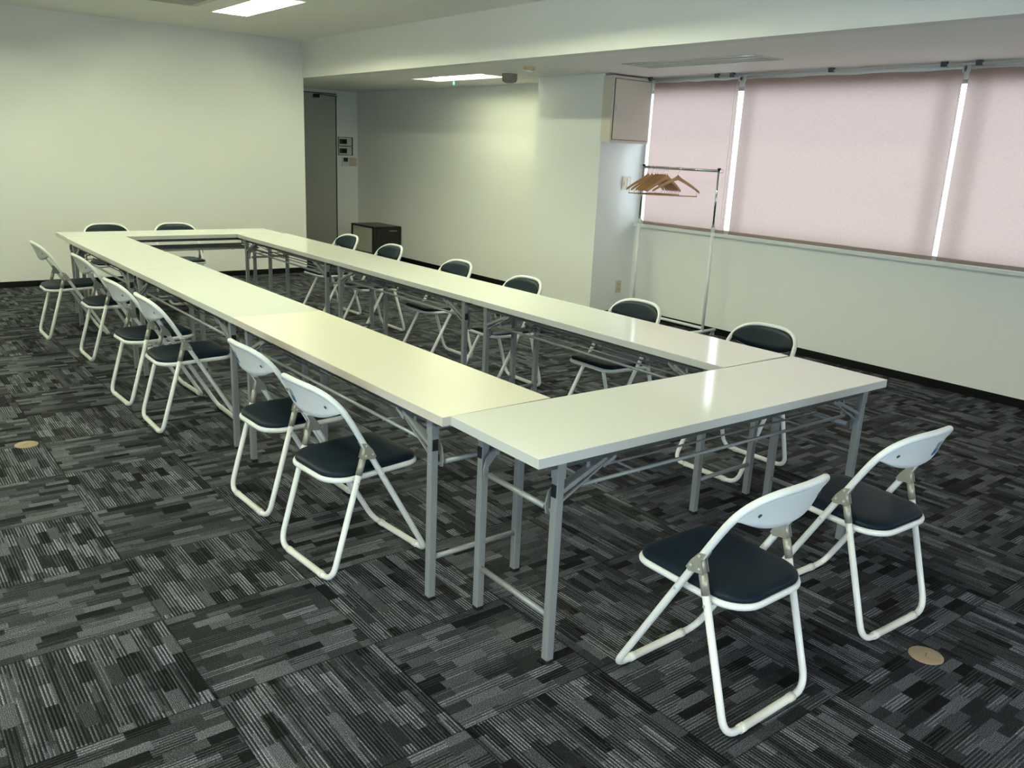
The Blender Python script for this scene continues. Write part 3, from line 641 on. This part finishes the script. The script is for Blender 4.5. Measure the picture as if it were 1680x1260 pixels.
# ------------------------------------------------------------------ folding chairs
def make_chair(sticker=0):
    t = thing('folding_chair', (0, 0, 0)); HW = 0.1935; R = 0.0108
    def fy(z): return 0.2066-0.561*min(z, 0.5)-0.5955*max(z-0.5, 0)
    AZ0, AH, PW = 0.572, 0.142, 3.2
    def arch_z(x): return AZ0+AH*max(0.0, 1-(abs(x)/HW)**PW)**(1/PW)
    def bow(x, z): return 0.034*max(0, 1-(x/HW)**2)
    # front frame: closed loop, arch at the top, floor bar in front
    pts = []
    n = 26
    for k in range(n+1):
        a = math.pi*k/n; c, s = math.cos(a), math.sin(a)
        x = -HW*math.copysign(abs(c)**(2/PW), c); z = AZ0+AH*abs(s)**(2/PW); pts.append((x, fy(z)-bow(x, z), z))
    zb = 0.0135
    low = fillet([(HW, fy(0.5), 0.5), (HW, fy(zb)+0.004, zb), (-HW, fy(zb)+0.004, zb), (-HW, fy(0.5), 0.5)], 0.055, 7)
    loop = pts + [Vector((HW, fy(0.40), 0.40))] + low[1:-1] + [Vector((-HW, fy(0.40), 0.40))]
    bm = bm_new(); add_tube(bm, loop, R, seg=12, closed=True); obj('front_frame', bm, 'whitep', t)
    ry = lambda z: -0.2162+0.295*z
    bm = bm_new(); rp = fillet([(-HW, ry(0.40), 0.40), (-HW, ry(zb), zb), (HW, ry(zb), zb), (HW, ry(0.40), 0.40)], 0.06, 7); add_tube(bm, rp, R, seg=12); obj('rear_frame', bm, 'whitep', t)
    for y in (fy(zb)+0.004, ry(zb)):
        bm = bm_new(); L = 0.128
        add_tube(bm, [(-L, y, zb), (-L+0.022, y, zb), (-L+0.024, y, zb), (L-0.024, y, zb), (L-0.022, y, zb), (L, y, zb)], [0.0135, 0.0135, 0.0122, 0.0122, 0.0135, 0.0135], seg=14); obj('foot_sleeve', bm, 'sleeve', t)
    # brackets where the rear legs meet the front tube
    for s in (-1, 1):
        bm = bm_new(); x = s*HW
        add_tube(bm, [(x, ry(0.395), 0.395), (x, ry(0.452), 0.452)], 0.0122, seg=12)
        add_tube(bm, [(x, ry(0.45), 0.45), (x, ry(0.475), 0.475), (x, ry(0.502)-0.002, 0.502)], [0.0118, 0.011, 0.009], seg=12)
        xo = x+s*0.0125
        pr = [(ry(0.455)-0.010, 0.455), (ry(0.455)+0.012, 0.452), (fy(0.455)+0.004, 0.447), (fy(0.455)+0.014, 0.456), (fy(0.47)+0.008, 0.482), (fy(0.51)+0.008, 0.510), (fy(0.515)-0.012, 0.515), (ry(0.49)-0.010, 0.49)]
        for o_ in (0, -s*0.027):
            va = [bm.verts.new((xo+o_, a, z)) for a, z in pr]; vb = [bm.verts.new((xo+o_+s*0.002, a, z)) for a, z in pr]
            bm.faces.new(va); bm.faces.new(list(reversed(vb)))
            for k in range(len(pr)): bm.faces.new((va[k], va[(k+1) % len(pr)], vb[(k+1) % len(pr)], vb[k]))
        b_ = obj('hinge_bracket', bm, 'bracket', t)
        for (yy, zz) in ((fy(0.465)+0.004, 0.466), (ry(0.467), 0.465), (fy(0.503), 0.502)):
            bm = bm_new(); add_cyl(bm, (xo+s*0.002, yy, zz), (s, 0, 0), 0.005, 0.003, seg=10, r2=0.003); obj('rivet', bm, 'rivet', b_)
        bm = bm_new(); add_cyl(bm, (s*(HW-0.03), fy(0.375), 0.375), (s, 0, 0), 0.0045, 0.043, seg=10); obj('pivot_bolt', bm, 'rivet', t)
        bm = bm_new(); add_cyl(bm, (s*(HW-0.03), ry(0.372), 0.366), (s, 0, 0), 0.0045, 0.043, seg=10); obj('pivot_bolt', bm, 'rivet', t)
    # seat
    sw, y0, y1 = 0.1735, -0.200, 0.192
    def outline(ins, n=8):
        P = []; rf, rr = 0.055-ins*0.4, 0.095-ins*0.5; W2 = sw-ins; a0, a1 = y0+ins, y1-ins; tw = 0.0
        for cx_, cy_, r, st in ((W2-rf, a1-rf, rf, 0), (-W2+rf, a1-rf, rf, 90), (-W2+rr, a0+rr, rr, 180), (W2-rr, a0+rr, rr, 270)):
            for k in range(n+1):
                a = math.radians(st+90*k/n); P.append((cx_+r*math.cos(a), cy_+r*math.sin(a)))
        return P
    tilt = lambda y: 0.03*(y)       # front slightly higher
    bm = bm_new(); add_tube(bm, [(x, y, 0.376+tilt(y)) for x, y in outline(0.009)], 0.0106, seg=10, closed=True); obj('seat_frame', bm, 'whitep', t)
    bm = bm_new(); rings = []
    for ins, z in ((0.012, 0.3665), (0.012, 0.372)): rings.append([bm.verts.new((x, y, z+tilt(y))) for x, y in outline(ins)])
    N = len(rings[0])
    for k in range(N): bm.faces.new((rings[0][k], rings[0][(k+1) % N], rings[1][(k+1) % N], rings[1][k]))
    bm.faces.new(rings[0]); bm.faces.new(rings[1]); obj('seat_pan', bm, 'sleeve', t)
    bm = bm_new(); rings = []
    for ins, z in ((0.016, 0.378), (0.010, 0.384), (0.007, 0.391), (0.008, 0.398), (0.013, 0.4035), (0.024, 0.408), (0.05, 0.4115), (0.09, 0.413), (0.14, 0.4135)):
        rings.append([bm.verts.new((x, y, z+tilt(y)-0.006*max(0, (0.02-ins)*0)-(0.004*(1-(2*y/0.39)**2) if ins > 0.03 else 0))) for x, y in outline(min(ins, 0.14))])
    for a, b in zip(rings, rings[1:]):
        for k in range(N): bm.faces.new((a[k], a[(k+1) % N], b[(k+1) % N], b[k])).smooth = True
    bm.faces.new(rings[0]); bm.faces.new(rings[-1]).smooth = True
    obj('seat_cushion', bm, 'navy', t)
    # back: white shell behind, navy pad in front
    nx = 32; nrm = Vector((0, 1, 0.59)).normalized()
    def low_z(x): return 0.588+0.048*(abs(x)/0.19)**2.4
    def surf(x, v, off):        # v 0 bottom..1 top
        z0, z1 = low_z(x), max(low_z(x)+0.002, arch_z(x)-0.008); z = z0+(z1-z0)*v
        return Vector((x, fy(z)-bow(x, z)*(1.0+0.85*(1-v)), z))+nrm*off
    def lens(offf, offb, xm, vm, shrink):
        bm = bm_new(); gf, gb = [], []
        nv = 10
        for i in range(nx+1):
            x = -xm+2*xm*i/nx; cf, cb = [], []
            for j in range(nv+1):
                v = j/nv; v2 = shrink+(1-2*shrink)*v
                cf.append(bm.verts.new(surf(x, v2, offf(i/nx, v)))); cb.append(bm.verts.new(surf(x, v2, offb(i/nx, v))))
            gf.append(cf); gb.append(cb)
        for G in (gf, gb):
            for i in range(nx):
                for j in range(nv): bm.faces.new((G[i][j], G[i+1][j], G[i+1][j+1], G[i][j+1])).smooth = True
        for i in range(nx):
            for j in (0, nv): bm.faces.new((gf[i][j], gf[i+1][j], gb[i+1][j], gb[i][j]))
        for i in (0, nx):
            for j in range(nv): bm.faces.new((gf[i][j], gf[i][j+1], gb[i][j+1], gb[i][j]))
        return bm
    def edgef(a, v, w1=0.12, w2=0.2): return min(1, a/w1, (1-a)/w1)**0.5*min(1, v/w2+0.0, (1-v)/w2)**0.5
    bm = lens(lambda a, v: 0.002, lambda a, v: -0.003-0.006*max(0, min(1, (min(v, 1)/0.10)))**0.5*(1-0.25*(1 if 0.2 < v < 0.9 and 0.08 < a < 0.92 else 0)), 0.186, 1, 0.0)
    sh = obj('back_shell', bm, 'shell', t, smooth=60)
    bm = lens(lambda a, v: 0.008+0.013*edgef(a, v), lambda a, v: 0.001, 0.184, 1, 0.008)
    obj('back_pad', bm, 'navy', t, smooth=60)
    for s in (-1, 1):
        bm = bm_new(); c = surf(s*0.135, 0.5, -0.0085); add_cyl(bm, c-nrm*0.0015, nrm, 0.006, 0.003, seg=14)
        obj('screw_recess', bm, 'hole', sh)
    if sticker:
        bm = bm_new(); x0 = sticker*0.066
        for (va, vb, mi) in ((0.30, 0.50, 1), (0.50, 0.72, 0)):
            q = [surf(x0-0.016, va, -0.0098), surf(x0+0.016, va, -0.0098), surf(x0+0.016, vb, -0.0098), surf(x0-0.016, vb, -0.0098)]
            q2 = [p_+nrm*0.006 for p_ in q]; f1 = [bm.verts.new(p_) for p_ in q]; f2 = [bm.verts.new(p_) for p_ in q2]
            for fc in (f1, f2): bm.faces.new(fc).material_index = mi
            for k in range(4): bm.faces.new((f1[k], f1[(k+1) % 4], f2[(k+1) % 4], f2[k])).material_index = mi
        obj('sticker', bm, ['stick_g', 'stick_b'], sh, label='small grey and blue sticker')
    return t
ch0, chL, chR = make_chair(0), make_chair(-1), make_chair(1)
fresh = {0: True, -1: True, 1: True}; src = {0: ch0, -1: chL, 1: chR}
G = dict(l='chairs along the left side of the tables', r='chairs along the right side of the tables', n='chairs at the near end table', f='chairs at the far end table')
CH = [
 (-0.117, 5.470, -90, 0, 'l', 'white folding chair at the far end of the left row, farthest from the camera'),
 (0.002, 4.655, -90, 0, 'l', 'second chair from the far end of the left row, pushed closest to the table'),
 (-0.062, 3.497, -88, 0, 'l', 'third white folding chair from the far end of the left row'),
 (-0.045, 2.915, -91, 0, 'l', 'fourth chair from the far end of the left row, by a joint of tables'),
 (0.000, 1.654, -88, -1, 'l', 'farther of the two left-row chairs with blue stickers, by the cream table'),
 (-0.029, 1.034, -86, -1, 'l', 'nearest chair of the left row, blue sticker on its back, at the cream table'),
 (0.454, -0.308, 1, 0, 'n', 'left one of the two chairs at the near table, no sticker on back'),
 (1.234, -0.272, -2, 1, 'n', 'right one of the two near chairs, with a small blue sticker on its back'),
 (2.021, 0.842, 91.5, 0, 'r', 'nearest navy-backed chair of the right row'),
 (1.935, 1.665, 90, 0, 'r', 'second chair from the camera in the right row, in front of the coat rack'),
 (1.892, 2.660, 89, 0, 'r', 'third chair from the camera in the right row, at the joint of two tables'),
 (1.945, 3.52, 90, 0, 'r', 'fourth chair from the camera in the right row'),
 (1.985, 4.57, 90, 0, 'r', 'fifth chair from the camera in the right row, in front of the black cabinet'),
 (2.000, 5.375, 92, 0, 'r', 'farthest chair of the right row, left of the black cabinet in view'),
 (0.455, 6.590, 180, 0, 'f', 'left one of the two chairs behind the far table'),
 (1.058, 6.550, 180, 0, 'f', 'right one of the two chairs behind the far table'),
]
for x, y, a, s, g, l in CH:
    o = src[s] if fresh[s] else copy_tree(src[s]); fresh[s] = False
    o.location = (x, y, 0); o.rotation_euler = (0, 0, math.radians(a)); tag(o, l, 'folding chair', G[g])
